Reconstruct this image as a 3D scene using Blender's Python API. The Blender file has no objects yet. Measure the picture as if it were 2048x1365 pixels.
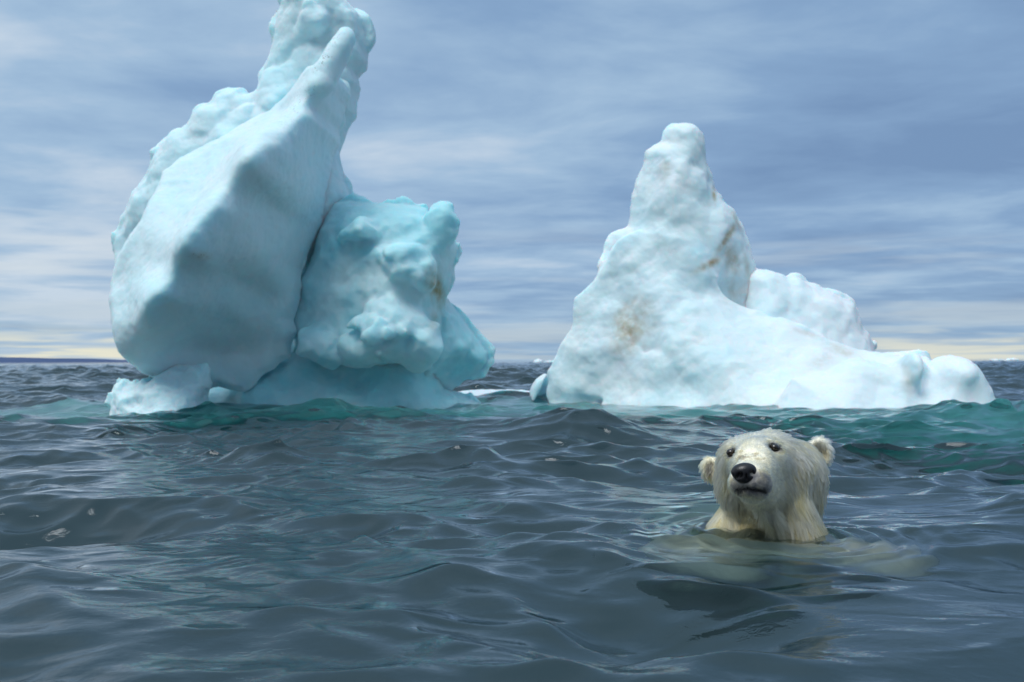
import bpy, math, random
import numpy as np
from mathutils import Matrix, Vector

sc = bpy.context.scene
COL = sc.collection
R = math.radians

# ------------------------------------------------------------------ camera
CAM_H = 0.60
LENS = 35.0
FPX = LENS / 36.0 * 2048.0            # focal length in photograph pixels
PITCH = math.atan(39.5 / FPX)
ROLL = R(0.2)
FWD = np.array((0, math.cos(PITCH), math.sin(PITCH)))
_r0 = np.array((1.0, 0, 0)); _u0 = np.array((0, -math.sin(PITCH), math.cos(PITCH)))
RIGHT = math.cos(ROLL) * _r0 - math.sin(ROLL) * _u0
UP = math.sin(ROLL) * _r0 + math.cos(ROLL) * _u0
CAMPOS = np.array((0.0, 0.0, CAM_H))
cam_d = bpy.data.cameras.new("camera")
cam = bpy.data.objects.new("camera", cam_d); COL.objects.link(cam)
M = Matrix.Identity(4)
for i in range(3):
    M[i][0], M[i][1], M[i][2], M[i][3] = RIGHT[i], UP[i], -FWD[i], CAMPOS[i]
cam.matrix_world = M
cam_d.lens = LENS; cam_d.sensor_width = 36.0
cam_d.clip_start = 0.05; cam_d.clip_end = 80000
cam_d.dof.use_dof = True
cam_d.dof.focus_distance = 3.2
cam_d.dof.aperture_fstop = 5.6
sc.camera = cam

# ------------------------------------------------------------------ render look
sc.view_settings.view_transform = 'Standard'
sc.view_settings.look = 'None'
sc.view_settings.gamma = 1.0
sc.view_settings.exposure = 0.15
try:
    sc.cycles.use_denoising = True
    sc.cycles.max_bounces = 10
    sc.cycles.diffuse_bounces = 4
    sc.cycles.glossy_bounces = 4
    sc.cycles.transmission_bounces = 6
    sc.cycles.sample_clamp_indirect = 6.0
except Exception:
    pass

# ------------------------------------------------------------------ sun and sky
SUN_EL, SUN_AZ = 62.0, -148.0           # azimuth from +Y (ahead), negative = to the left
SUN_STR, SUN_ANGLE = 1.9, 32.0
sd = np.array((math.sin(R(SUN_AZ)) * math.cos(R(SUN_EL)), math.cos(R(SUN_AZ)) * math.cos(R(SUN_EL)), math.sin(R(SUN_EL))))
sun_d = bpy.data.lights.new("sun", 'SUN'); sun_d.energy = SUN_STR; sun_d.angle = R(SUN_ANGLE)
sun_d.color = (1.0, 0.995, 0.985)
sun = bpy.data.objects.new("sun", sun_d); COL.objects.link(sun)
sun.rotation_euler = Vector(sd).to_track_quat('Z', 'Y').to_euler()


class NT:
    """small helper round a node tree"""
    def __init__(s, tree):
        s.t = tree; s.n = tree.nodes; s.l = tree.links; s.n.clear()

    def node(s, kind, **kw):
        n = s.n.new(kind)
        for k, v in kw.items():
            setattr(n, k, v)
        return n

    def put(s, sock, v):
        if isinstance(v, bpy.types.NodeSocket):
            s.l.new(v, sock)
        elif v is not None:
            sock.default_value = v

    def m(s, op, a, b=None, c=None, clamp=False):
        n = s.node('ShaderNodeMath', operation=op, use_clamp=clamp)
        s.put(n.inputs[0], a); s.put(n.inputs[1], b)
        if c is not None: s.put(n.inputs[2], c)
        return n.outputs[0]

    def vm(s, op, a, b=None):
        n = s.node('ShaderNodeVectorMath', operation=op)
        s.put(n.inputs[0], a); s.put(n.inputs[1], b)
        return n.outputs[0]

    def xyz(s, x, y, z):
        n = s.node('ShaderNodeCombineXYZ')
        s.put(n.inputs[0], x); s.put(n.inputs[1], y); s.put(n.inputs[2], z)
        return n.outputs[0]

    def sep(s, v):
        n = s.node('ShaderNodeSeparateXYZ'); s.put(n.inputs[0], v)
        return n.outputs

    def mix(s, f, a, b, blend='MIX'):
        n = s.node('ShaderNodeMix', data_type='RGBA', blend_type=blend)
        n.clamp_factor = True
        s.put(n.inputs[0], f); s.put(n.inputs[6], a); s.put(n.inputs[7], b)
        return n.outputs[2]

    def noise(s, v, scale, detail=4, rough=0.5, dist=0.0, dim='3D', kind='FBM'):
        n = s.node('ShaderNodeTexNoise', noise_dimensions=dim, noise_type=kind)
        s.put(n.inputs['Vector'], v); n.inputs['Scale'].default_value = scale
        n.inputs['Detail'].default_value = detail; n.inputs['Roughness'].default_value = rough
        n.inputs['Distortion'].default_value = dist
        return n.outputs[0]

    def rng(s, v, a, b, c=0.0, d=1.0, smooth=True):
        n = s.node('ShaderNodeMapRange', interpolation_type='SMOOTHSTEP' if smooth else 'LINEAR')
        s.put(n.inputs[0], v)
        for i, q in enumerate((a, b, c, d)):
            s.put(n.inputs[i + 1], q)
        return n.outputs[0]

    def ramp(s, v, stops):
        n = s.node('ShaderNodeValToRGB'); s.put(n.inputs[0], v)
        e = n.color_ramp.elements
        while len(e) < len(stops): e.new(0.5)
        for i, (p, c) in enumerate(stops):
            e[i].position = p; e[i].color = (*c, 1)
        return n.outputs[0]

    def mixsh(s, f, a, b):
        n = s.node('ShaderNodeMixShader'); s.put(n.inputs[0], f)
        s.l.new(a, n.inputs[1]); s.l.new(b, n.inputs[2])
        return n.outputs[0]


def build_world():
    w = bpy.data.worlds.new("World"); sc.world = w; w.use_nodes = True
    t = NT(w.node_tree)
    tc = t.node('ShaderNodeTexCoord')
    d = tc.outputs['Generated']
    x, y, z = t.sep(d)
    zp = t.m('MAXIMUM', z, 0.0)
    k = t.m('DIVIDE', 1.0, t.m('ADD', zp, 0.07))
    P = t.xyz(t.m('MULTIPLY', x, k), t.m('MULTIPLY', y, k), 0.0)
    big = t.noise(t.vm('MULTIPLY', P, (0.55, 0.50, 1)), 1.0, 3, 0.5, 0.4)
    med = t.noise(t.vm('ADD', t.vm('MULTIPLY', P, (1.1, 1.25, 1)), (7.3, 2.1, 0)), 1.0, 7, 0.56, 0.35)
    fin = t.noise(t.vm('ADD', t.vm('MULTIPLY', P, (2.4, 3.6, 1)), (1.3, 9.1, 0)), 1.0, 5, 0.55, 0.3)
    v = t.m('ADD', t.m('MULTIPLY', big, 0.75), t.m('ADD', t.m('MULTIPLY', med, 0.75), t.m('MULTIPLY', fin, 0.20)))
    v = t.m('ADD', v, t.m('MULTIPLY', x, -0.27))
    v = t.rng(v, 0.58, 1.14, 0, 1, smooth=False)
    col = t.ramp(v, [(0.0, (0.165, 0.272, 0.452)), (0.33, (0.220, 0.349, 0.538)),
                     (0.62, (0.322, 0.464, 0.632)), (1.0, (0.545, 0.635, 0.735))])
    # pale band of far cloud above the horizon, in long streaks
    S = t.vm('MULTIPLY', t.xyz(x, y, z), (3.6, 3.6, 46.0))
    streak = t.noise(S, 1.0, 4, 0.55, 0.3)
    near = t.rng(z, 0.0, 0.17, 1.0, 0.0)
    sfac = t.m('MULTIPLY', near, t.rng(streak, 0.47, 0.66))
    col = t.mix(t.m('MULTIPLY', sfac, 0.75), col, (0.56, 0.63, 0.67, 1))
    gap = t.m('MULTIPLY', t.m('MULTIPLY', t.rng(z, 0.19, 0.10), t.rng(x, -0.12, -0.36)), t.rng(streak, 0.40, 0.60))
    col = t.mix(t.m('MULTIPLY', gap, 0.55), col, (0.60, 0.665, 0.725, 1))
    lowteal = t.rng(z, 0.0, 0.10, 0.75, 0.0)
    col = t.mix(t.m('MULTIPLY', lowteal, 0.6), col, (0.285, 0.425, 0.565, 1))
    glow = t.rng(z, 0.004, 0.042, 1.0, 0.0)
    side = t.m('MAXIMUM', t.rng(x, -0.25, -0.40), t.m('MULTIPLY', t.rng(x, 0.22, 0.38), 0.6))
    st2 = t.noise(t.vm('MULTIPLY', t.xyz(x, y, z), (6.0, 6.0, 110.0)), 1.0, 4, 0.55, 0.3)
    gl = t.m('MULTIPLY', t.m('MULTIPLY', glow, t.m('ADD', t.m('MULTIPLY', side, 0.8), 0.22)), t.rng(st2, 0.40, 0.56))
    col = t.mix(gl, col, (0.76, 0.74, 0.585, 1))
    # the cloud deck is thinner and brighter overhead
    zen = t.rng(z, 0.50, 0.95)
    col = t.mix(zen, col, (0.48, 0.61, 0.75, 1))
    # unseen dark cloud bank added behind the camera, deepens shade on faces towards it
    col = t.mix(t.m('MULTIPLY', t.rng(y, 0.1, -0.5), t.rng(z, 0.75, 0.35)), col, (0.12, 0.162, 0.222, 1))
    # below the horizon: open sea beyond the modelled sheet
    col = t.mix(t.rng(z, -0.02, 0.0, 1.0, 0.0), col, (0.035, 0.065, 0.085, 1))
    sky = t.node('ShaderNodeTexSky', sky_type='NISHITA')
    sky.sun_disc = False
    sky.sun_elevation = R(SUN_EL); sky.sun_rotation = R(SUN_AZ)
    STR = 0.10
    cloud = t.vm('SCALE', col); cloud.node.inputs[3].default_value = 1.0 / STR
    out = t.mix(0.965, sky.outputs[0], cloud)
    bg = t.node('ShaderNodeBackground'); t.l.new(out, bg.inputs[0]); bg.inputs[1].default_value = STR
    o = t.node('ShaderNodeOutputWorld'); t.l.new(bg.outputs[0], o.inputs[0])
    try:
        w.cycles.sampling_method = 'MANUAL'; w.cycles.sample_map_resolution = 512
    except Exception:
        pass


build_world()

# ------------------------------------------------------------------ numeric helpers


def P(px, py, Y):
    """world point at depth Y that the photograph shows at pixel px, py"""
    px = np.asarray(px, float); py = np.asarray(py, float); Y = np.asarray(Y, float)
    u = (px - 1024.0) / FPX; v = (682.5 - py) / FPX
    d = u[..., None] * RIGHT + v[..., None] * UP + FWD
    return CAMPOS + d * ((Y / d[..., 1])[..., None])


def proj(p):
    q = p - CAMPOS
    w = q @ FWD
    return 1024 + FPX * (q @ RIGHT) / w, 682.5 - FPX * (q @ UP) / w


_L = 64
_rs = np.random.default_rng(1234)
_GR = _rs.normal(size=(_L ** 3, 3)).astype(np.float32)
_GR /= np.linalg.norm(_GR, axis=1)[:, None]; _GR *= 1.3
_FP = _rs.random((_L ** 3, 3)).astype(np.float32)


def gnoise(p, seed=0):
    p = np.asarray(p, np.float32) + np.float32((seed * 7.31) % 53)
    fl = np.floor(p); f = p - fl; i = fl.astype(np.int32)
    u = f * f * f * (f * (f * 6 - 15) + 10)
    out = np.zeros(len(p), np.float32)
    ix = [((i[:, 0] + d) & 63) << 12 for d in (0, 1)]
    iy = [((i[:, 1] + d) & 63) << 6 for d in (0, 1)]
    iz = [(i[:, 2] + d) & 63 for d in (0, 1)]
    wx, wy, wz = [(1 - u[:, a], u[:, a]) for a in range(3)]
    for dx in (0, 1):
        for dy in (0, 1):
            wxy = wx[dx] * wy[dy]; ixy = ix[dx] + iy[dy]
            for dz in (0, 1):
                g = _GR[ixy + iz[dz]]
                out += wxy * wz[dz] * (g[:, 0] * (f[:, 0] - dx) + g[:, 1] * (f[:, 1] - dy) + g[:, 2] * (f[:, 2] - dz))
    return out


def fbm(p, octaves=4, gain=0.5, seed=0, lac=2.03):
    a = 1.0; s = np.zeros(len(p)); q = p.copy()
    for o in range(octaves):
        s += a * gnoise(q, seed + o * 17); a *= gain; q = q * lac + 11.7
    return s


def worley(p, seed=0):
    """distance to the nearest feature point"""
    p = np.asarray(p, np.float32) + np.float32((seed * 3.77) % 61)
    fl = np.floor(p); f = p - fl; i = fl.astype(np.int32)
    d1 = np.full(len(p), 9.0, np.float32)
    for dx in (-1, 0, 1):
        for dy in (-1, 0, 1):
            for dz in (-1, 0, 1):
                q = _FP[(((i[:, 0] + dx) & 63) << 12) + (((i[:, 1] + dy) & 63) << 6) + ((i[:, 2] + dz) & 63)]
                a0 = q[:, 0] + (dx - f[:, 0]); a1 = q[:, 1] + (dy - f[:, 1]); a2 = q[:, 2] + (dz - f[:, 2])
                d1 = np.minimum(d1, a0 * a0 + a1 * a1 + a2 * a2)
    return np.sqrt(d1)


def lumps(p, seed=0):
    """cauliflower lumps: round tops, tight valleys, about -0.5 .. 0.5"""
    w = p + 0.35 * np.stack([gnoise(p * 1.3 + s, seed + s) for s in (1, 5, 9)], 1)
    d1 = worley(w, seed)
    return 0.55 - 1.1 * np.minimum(d1, 1.0) ** 1.6


def surface_nets(F, org, h):
    F = F.astype(np.float32)
    ins = F > 0
    nx, ny, nz = F.shape
    cnt = np.zeros((nx - 1, ny - 1, nz - 1), np.int8)
    for a in (0, 1):
        for b in (0, 1):
            for c in (0, 1):
                cnt += ins[a:nx - 1 + a, b:ny - 1 + b, c:nz - 1 + c]
    act = (cnt > 0) & (cnt < 8)
    I, J, K = np.nonzero(act)
    idx = np.full(act.shape, -1, np.int64); idx[I, J, K] = np.arange(len(I))
    pos = np.zeros((len(I), 3)); num = np.zeros(len(I))
    corners = [(a, b, c) for a in (0, 1) for b in (0, 1) for c in (0, 1)]
    for ca in corners:
        for ax in range(3):
            if ca[ax]: continue
            cb = list(ca); cb[ax] = 1
            fa = F[I + ca[0], J + ca[1], K + ca[2]]; fb = F[I + cb[0], J + cb[1], K + cb[2]]
            msk = (fa > 0) != (fb > 0)
            t = np.where(msk, fa / np.where(msk, fa - fb, 1), 0)
            q = np.array(ca, float)[None, :].repeat(len(I), 0); q[:, ax] += t
            pos[msk] += q[msk]; num += msk
    pos = (pos / num[:, None] + np.stack([I, J, K], 1)) * h + np.asarray(org)
    quads = []
    for ax in range(3):
        b, c = (ax + 1) % 3, (ax + 2) % 3
        sl0 = [slice(None)] * 3; sl1 = [slice(None)] * 3
        sl0[ax] = slice(0, -1); sl1[ax] = slice(1, None)
        A = ins[tuple(sl0)]; B = ins[tuple(sl1)]
        ch = A != B
        e = np.stack(np.nonzero(ch), 1)
        ok = (e[:, b] > 0) & (e[:, c] > 0) & (e[:, b] < F.shape[b] - 1) & (e[:, c] < F.shape[c] - 1)
        e = e[ok]; fw = A[e[:, 0], e[:, 1], e[:, 2]]

        def cell(db, dc):
            q = e.copy(); q[:, b] += db; q[:, c] += dc
            return idx[q[:, 0], q[:, 1], q[:, 2]]
        q = np.stack([cell(-1, -1), cell(0, -1), cell(0, 0), cell(-1, 0)], 1)
        q[~fw] = q[~fw][:, ::-1]
        quads.append(q)
    return pos, np.concatenate(quads)


def vnormals(v, q):
    n = np.cross(v[q[:, 2]] - v[q[:, 0]], v[q[:, 3]] - v[q[:, 1]])
    out = np.zeros_like(v)
    for a in range(3):
        for c in range(4):
            out[:, a] += np.bincount(q[:, c], n[:, a], len(v))
    return out / np.maximum(np.linalg.norm(out, axis=1), 1e-12)[:, None]


def relax(v, q, it=1, f=0.5):
    for _ in range(it):
        s = np.zeros_like(v); c = np.zeros(len(v))
        for k in range(4):
            a, b = q[:, k], q[:, (k + 1) % 4]
            c += np.bincount(a, minlength=len(v)) + np.bincount(b, minlength=len(v))
            for x in range(3):
                s[:, x] += np.bincount(a, v[b, x], len(v)) + np.bincount(b, v[a, x], len(v))
        v = v + f * (s / np.maximum(c, 1)[:, None] - v)
    return v


def np_mesh(name, v, q, mat, parent=None, attrs=None, smooth=True):
    v = np.asarray(v, np.float32); q = np.asarray(q, np.int32)
    n = q.shape[1]
    me = bpy.data.meshes.new(name)
    me.vertices.add(len(v)); me.vertices.foreach_set('co', v.ravel())
    me.loops.add(q.size); me.loops.foreach_set('vertex_index', q.ravel())
    me.polygons.add(len(q))
    me.polygons.foreach_set('loop_start', np.arange(0, q.size, n, dtype=np.int32))
    me.polygons.foreach_set('loop_total', np.full(len(q), n, np.int32))
    me.polygons.foreach_set('use_smooth', np.full(len(q), smooth, bool))
    me.update(calc_edges=True)
    for k, a in (attrs or {}).items():
        if a.ndim == 1:
            at = me.attributes.new(k, 'FLOAT', 'POINT'); at.data.foreach_set('value', a.astype(np.float32))
        else:
            at = me.attributes.new(k, 'FLOAT_COLOR', 'POINT')
            c = np.ones((len(v), 4), np.float32); c[:, :3] = a
            at.data.foreach_set('color', c.ravel())
    if mat: me.materials.append(mat)
    o = bpy.data.objects.new(name, me); COL.objects.link(o)
    if parent:
        o.parent = parent
        o.matrix_parent_inverse = Matrix.Translation(-Vector(parent.location))
    return o


def tag(o, label=None, cat=None, group=None, kind=None):
    if label: o['label'] = label
    if cat: o['category'] = cat
    if group: o['group'] = group
    if kind: o['kind'] = kind
    return o


def empty(name, loc, label, cat, group=None):
    o = bpy.data.objects.new(name, None); COL.objects.link(o); o.location = loc
    o.empty_display_size = 0.3
    return tag(o, label, cat, group)


def new_mat(name):
    m = bpy.data.materials.new(name); m.use_nodes = True
    return m, NT(m.node_tree)


# ------------------------------------------------------------------ the sea
BEAR_C = P(1530, 1075, 3.38)


def sea_material():
    m, t = new_mat("sea_water")
    geo = t.node('ShaderNodeNewGeometry'); pos = geo.outputs['Position']
    n1 = t.noise(t.vm('MULTIPLY', pos, (0.7, 1.5, 1)), 5.5, 3, 0.55, 0.5, kind='RIDGED_MULTIFRACTAL')
    n2 = t.noise(t.vm('MULTIPLY', pos, (1, 1.3, 1)), 26.0, 4, 0.55, 0.5)
    b1 = t.node('ShaderNodeBump'); b1.inputs['Strength'].default_value = 0.8; b1.inputs['Distance'].default_value = 0.024
    t.l.new(n1, b1.inputs['Height'])
    b2 = t.node('ShaderNodeBump'); b2.inputs['Strength'].default_value = 0.7; b2.inputs['Distance'].default_value = 0.0025
    t.l.new(n2, b2.inputs['Height']); t.l.new(b1.outputs[0], b2.inputs['Normal'])
    nrm = b2.outputs[0]
    fr = t.node('ShaderNodeFresnel'); fr.inputs['IOR'].default_value = 1.333; t.l.new(nrm, fr.inputs['Normal'])
    gl = t.node('ShaderNodeBsdfGlossy'); gl.inputs['Color'].default_value = (0.95, 0.97, 1, 1)
    gl.inputs['Roughness'].default_value = 0.012; t.l.new(nrm, gl.inputs['Normal'])
    rf = t.node('ShaderNodeBsdfRefraction'); rf.inputs['Color'].default_value = (0.97, 1, 1, 1)
    rf.inputs['IOR'].default_value = 1.333; rf.inputs['Roughness'].default_value = 0.04; t.l.new(nrm, rf.inputs['Normal'])
    df = t.node('ShaderNodeBsdfDiffuse'); df.inputs['Color'].default_value = (0.0045, 0.023, 0.027, 1)
    body = t.mixsh(0.68, df.outputs[0], rf.outputs[0])
    surf = t.mixsh(fr.outputs[0], body, gl.outputs[0])
    va = t.node('ShaderNodeVolumeAbsorption'); va.inputs['Color'].default_value = (0.10, 0.74, 0.72, 1)
    va.inputs['Density'].default_value = 1.35
    o = t.node('ShaderNodeOutputMaterial')
    t.l.new(surf, o.inputs['Surface']); t.l.new(va.outputs[0], o.inputs['Volume'])
    return m


def wave_field(x, y, r):
    """Gerstner sum: short-crested wind chop, calmer round the bear"""
    rng = np.random.default_rng(11)
    N = 190
    lam = np.exp(rng.uniform(math.log(0.13), math.log(6.0), N))
    ang = R(-96) + rng.normal(0, R(36), N)
    ph = rng.uniform(0, 2 * math.pi, N)
    k = 2 * math.pi / lam
    st = np.interp(np.log(lam), np.log([0.12, 0.22, 0.38, 0.7, 1.1, 2.0, 6.5]), [0.027, 0.040, 0.042, 0.036, 0.025, 0.016, 0.012])
    dx = np.zeros_like(x); dy = np.zeros_like(x); dz = np.zeros_like(x)
    pw = np.stack([x * 0.35, y * 0.35, np.zeros_like(x)], 1)
    wx = x + 0.5 * gnoise(pw, 3); wy = y + 0.5 * gnoise(pw + 31.0, 4)
    gust = np.clip(0.95 + 1.5 * gnoise(pw * 3.2 + 9.0, 8), 0.25, 1.6)
    far = np.clip((r - 18) / 40, 0, 1); gust = gust * (1 + 1.1 * far * far * (3 - 2 * far))   # rougher outside the lee of the bergs
    dbear = np.sqrt((x - BEAR_C[0]) ** 2 + ((y - BEAR_C[1] + 0.15) * 1.0) ** 2)
    calm = 1 - 0.52 * np.exp(-(dbear / 0.7) ** 2)
    f4 = np.float32
    x, y, r, wx, wy, gust, calm, dx, dy, dz = [q.astype(f4) for q in (x, y, r, wx, wy, gust, calm, dx, dy, dz)]
    lim = np.where(r < 240, r * f4(0.0038), r * f4(0.0070) - f4(0.768)) + f4(0.004)
    for i in range(N):
        sel = slice(0, int(np.searchsorted(lim, lam[i] / 2.5)))   # rows run outward: near ones first
        if sel.stop < 1: continue
        cut = np.clip((f4(lam[i]) / lim[sel] - 2.5) / 2.5, 0, 1)
        a = f4(st[i] / k[i]) * cut * gust[sel] * calm[sel]
        c, s = math.cos(ang[i]), math.sin(ang[i])
        th = f4(k[i] * c) * wx[sel] + f4(k[i] * s) * wy[sel] + f4(ph[i])
        dz[sel] += a * np.cos(th)
        sn = np.sin(th) * a * f4(0.85)
        dx[sel] -= f4(c) * sn; dy[sel] -= f4(s) * sn
    db = dbear.astype(f4)
    dz += f4(0.006) * np.sin(db * f4(68) + f4(1.5) * np.sin(f4(7) * (x + y))) * np.exp(-((db - f4(0.30)) / f4(0.22)) ** 2)   # rings from the swimming bear
    return dx, dy, dz


def build_sea():
    th = np.concatenate([np.linspace(-180, -42, 40)[:-1], np.linspace(-42, 42, 1250), np.linspace(42, 180, 40)[1:]])
    th = np.radians(th)
    r = [0.25]
    while r[-1] < 1.2: r.append(r[-1] * 1.03)
    while r[-1] < 60: r.append(r[-1] * 1.0031)
    while r[-1] < 240: r.append(r[-1] * 1.0042)
    while r[-1] < 600: r.append(r[-1] * 1.006)
    while r[-1] < 45000: r.append(r[-1] * 1.06)
    r = np.array(r)
    TH, RR = np.meshgrid(th, r)
    x = (RR * np.sin(TH)).ravel(); y = (RR * np.cos(TH)).ravel(); rr = RR.ravel()
    dx, dy, dz = wave_field(x, y, rr)
    v = np.stack([x + dx, y + dy, dz], 1)
    nr, nt = RR.shape
    g = np.arange(nr * nt).reshape(nr, nt)
    q = np.stack([g[:-1, :-1].ravel(), g[:-1, 1:].ravel(), g[1:, 1:].ravel(), g[1:, :-1].ravel()], 1)
    o = np_mesh('sea', v, q, sea_material())
    tag(o, kind='structure')
    return o


build_sea()

# ------------------------------------------------------------------ ice


def ice_material(name, base=(0.80, 0.93, 0.96), blue=(0.47, 0.83, 0.90), blue_amt=0.5, grain=1.0, sss=0.10):
    m, t = new_mat(name)
    geo = t.node('ShaderNodeNewGeometry'); pos = geo.outputs['Position']
    n1 = t.noise(pos, 0.9, 4, 0.5, 0.5)
    n2 = t.noise(t.vm('MULTIPLY', pos, (1, 1, 0.5)), 7.0, 4, 0.6, 0.3)
    f = t.rng(t.m('ADD', n1, t.m('MULTIPLY', n2, 0.3)), 0.52, 0.80)
    col = t.mix(t.m('MULTIPLY', f, blue_amt), (*base, 1), (*blue, 1))
    at = t.node('ShaderNodeAttribute', attribute_name='blue')
    col = t.mix(at.outputs['Fac'], col, (*blue, 1))
    st = t.node('ShaderNodeAttribute', attribute_name='stain')
    n3 = t.noise(pos, 11.0, 4, 0.65, 0.4)
    sf = t.m('MULTIPLY', st.outputs['Fac'], t.rng(n3, 0.25, 0.58, 0.5, 1.0))
    col = t.mix(sf, col, (0.40, 0.335, 0.20, 1))
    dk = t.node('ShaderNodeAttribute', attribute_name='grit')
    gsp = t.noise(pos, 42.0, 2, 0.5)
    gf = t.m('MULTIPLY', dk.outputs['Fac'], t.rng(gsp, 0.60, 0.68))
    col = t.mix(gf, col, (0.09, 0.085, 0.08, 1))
    b1 = t.node('ShaderNodeBump'); b1.inputs['Strength'].default_value = 0.35 * grain; b1.inputs['Distance'].default_value = 0.03
    t.l.new(t.noise(pos, 17.0, 6, 0.62), b1.inputs['Height'])
    bs = t.node('ShaderNodeBsdfPrincipled')
    t.l.new(col, bs.inputs['Base Color'])
    bs.inputs['Roughness'].default_value = 0.45
    bs.inputs['IOR'].default_value = 1.31
    bs.inputs['Specular IOR Level'].default_value = 0.35
    bs.subsurface_method = 'RANDOM_WALK'
    bs.inputs['Subsurface Weight'].default_value = 1.0 if sss > 0 else 0.0
    bs.inputs['Subsurface Radius'].default_value = (0.25, 0.9, 1.0)
    bs.inputs['Subsurface Scale'].default_value = sss
    t.l.new(b1.outputs[0], bs.inputs['Normal'])
    o = t.node('ShaderNodeOutputMaterial'); t.l.new(bs.outputs[0], o.inputs['Surface'])
    return m


def poly_sd(poly, X, Z):
    """signed distance (positive inside) of grid points to a polygon"""
    a = np.asarray(poly); b = np.roll(a, -1, 0)
    d = np.full(X.shape, 1e9); ins = np.zeros(X.shape, bool)
    for (x0, z0), (x1, z1) in zip(a, b):
        ex, ez = x1 - x0, z1 - z0
        t = np.clip(((X - x0) * ex + (Z - z0) * ez) / (ex * ex + ez * ez + 1e-12), 0, 1)
        d = np.minimum(d, (X - x0 - t * ex) ** 2 + (Z - z0 - t * ez) ** 2)
        if z0 != z1:
            ins ^= ((z0 > Z) != (z1 > Z)) & (X < x0 + (Z - z0) * ex / ez)
    d = np.sqrt(d)
    return np.where(ins, d, -d)


def tps(pts, vals, X, Z, reg=1e-3):
    pts = np.asarray(pts); n = len(pts)

    def U(r2): return 0.5 * r2 * np.log(r2 + 1e-9)
    r2 = ((pts[:, None] - pts[None]) ** 2).sum(2)
    A = np.zeros((n + 3, n + 3)); A[:n, :n] = U(r2) + reg * np.eye(n)
    A[:n, n] = 1; A[:n, n + 1:] = pts; A[n, :n] = 1; A[n + 1:, :n] = pts.T
    w = np.linalg.solve(A, np.concatenate([vals, [0, 0, 0]]))
    out = w[n] + w[n + 1] * X + w[n + 2] * Z
    for i in range(n):
        out += w[i] * U((X - pts[i, 0]) ** 2 + (Z - pts[i, 1]) ** 2)
    return out


def smin(a, b, k):
    h = np.clip(0.5 + 0.5 * (b - a) / k, 0, 1)
    return b * (1 - h) + a * h - k * h * (1 - h)


def smax(a, b, k): return -smin(-a, -b, k)


def sd_ell(p, c, r):
    q = (p - c) / r
    k0 = np.sqrt((q ** 2).sum(-1)); k1 = np.sqrt(((q / r) ** 2).sum(-1))
    return k0 * (k0 - 1) / np.maximum(k1, 1e-9)


def sd_cone(p, a, b, ra, rb):
    """tapered capsule"""
    ba = b - a; t = np.clip(((p - a) @ ba) / (ba @ ba), 0, 1)
    return np.sqrt(((p - a - t[..., None] * ba) ** 2).sum(-1)) - (ra + (rb - ra) * t)


class Sil:
    """an ice mass: outline at its middle depth, relief of its front, a thickness behind"""
    def __init__(s, outline, relief, mid, back=0.5, rnd=0.35, reg=1e-3):
        o = np.array(outline, float); mid = mid if isinstance(mid, tuple) else (mid, 0.0)
        md = mid[0] + mid[1] * (o[:, 0] - 1024) / 1000.0
        w = P(o[:, 0], o[:, 1], md)
        s.poly = w[:, [0, 2]]; s.w = w
        A = np.stack([np.ones(len(w)), w[:, 0], w[:, 2]], 1)
        s.midc = np.linalg.lstsq(A, md, rcond=None)[0] if mid[1] else np.array((mid[0], 0, 0))
        rl = np.array(relief, float)
        rw = P(rl[:, 0], rl[:, 1], rl[:, 2])
        s.rp, s.rv = rw[:, [0, 2]], rw[:, 1]
        s.back, s.rnd, s.reg = back, rnd, reg
        s.lo = np.array((w[:, 0].min(), min(rl[:, 2].min(), md.min()), w[:, 2].min()))
        s.hi = np.array((w[:, 0].max(), md.max() + back, w[:, 2].max()))

    def field(s, gx, gy, gz):
        X, Z = np.meshgrid(gx, gz, indexing='ij')
        d = poly_sd(s.poly, X, Z)
        md = s.midc[0] + s.midc[1] * X + s.midc[2] * Z
        yf = np.minimum(tps(s.rp, s.rv, X, Z, s.reg), md - 0.04)
        t = np.clip(d / s.rnd, 0, 1); g = np.sqrt(1 - (1 - t) ** 2)
        f0 = (md - (md - yf) * g)[:, None, :]; b0 = (md + s.back * g)[:, None, :]
        y = gy[None, :, None]
        F = np.minimum(y - f0, b0 - y)
        return np.where((d > 0)[:, None, :], F, np.minimum(F, d[:, None, :]))


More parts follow.
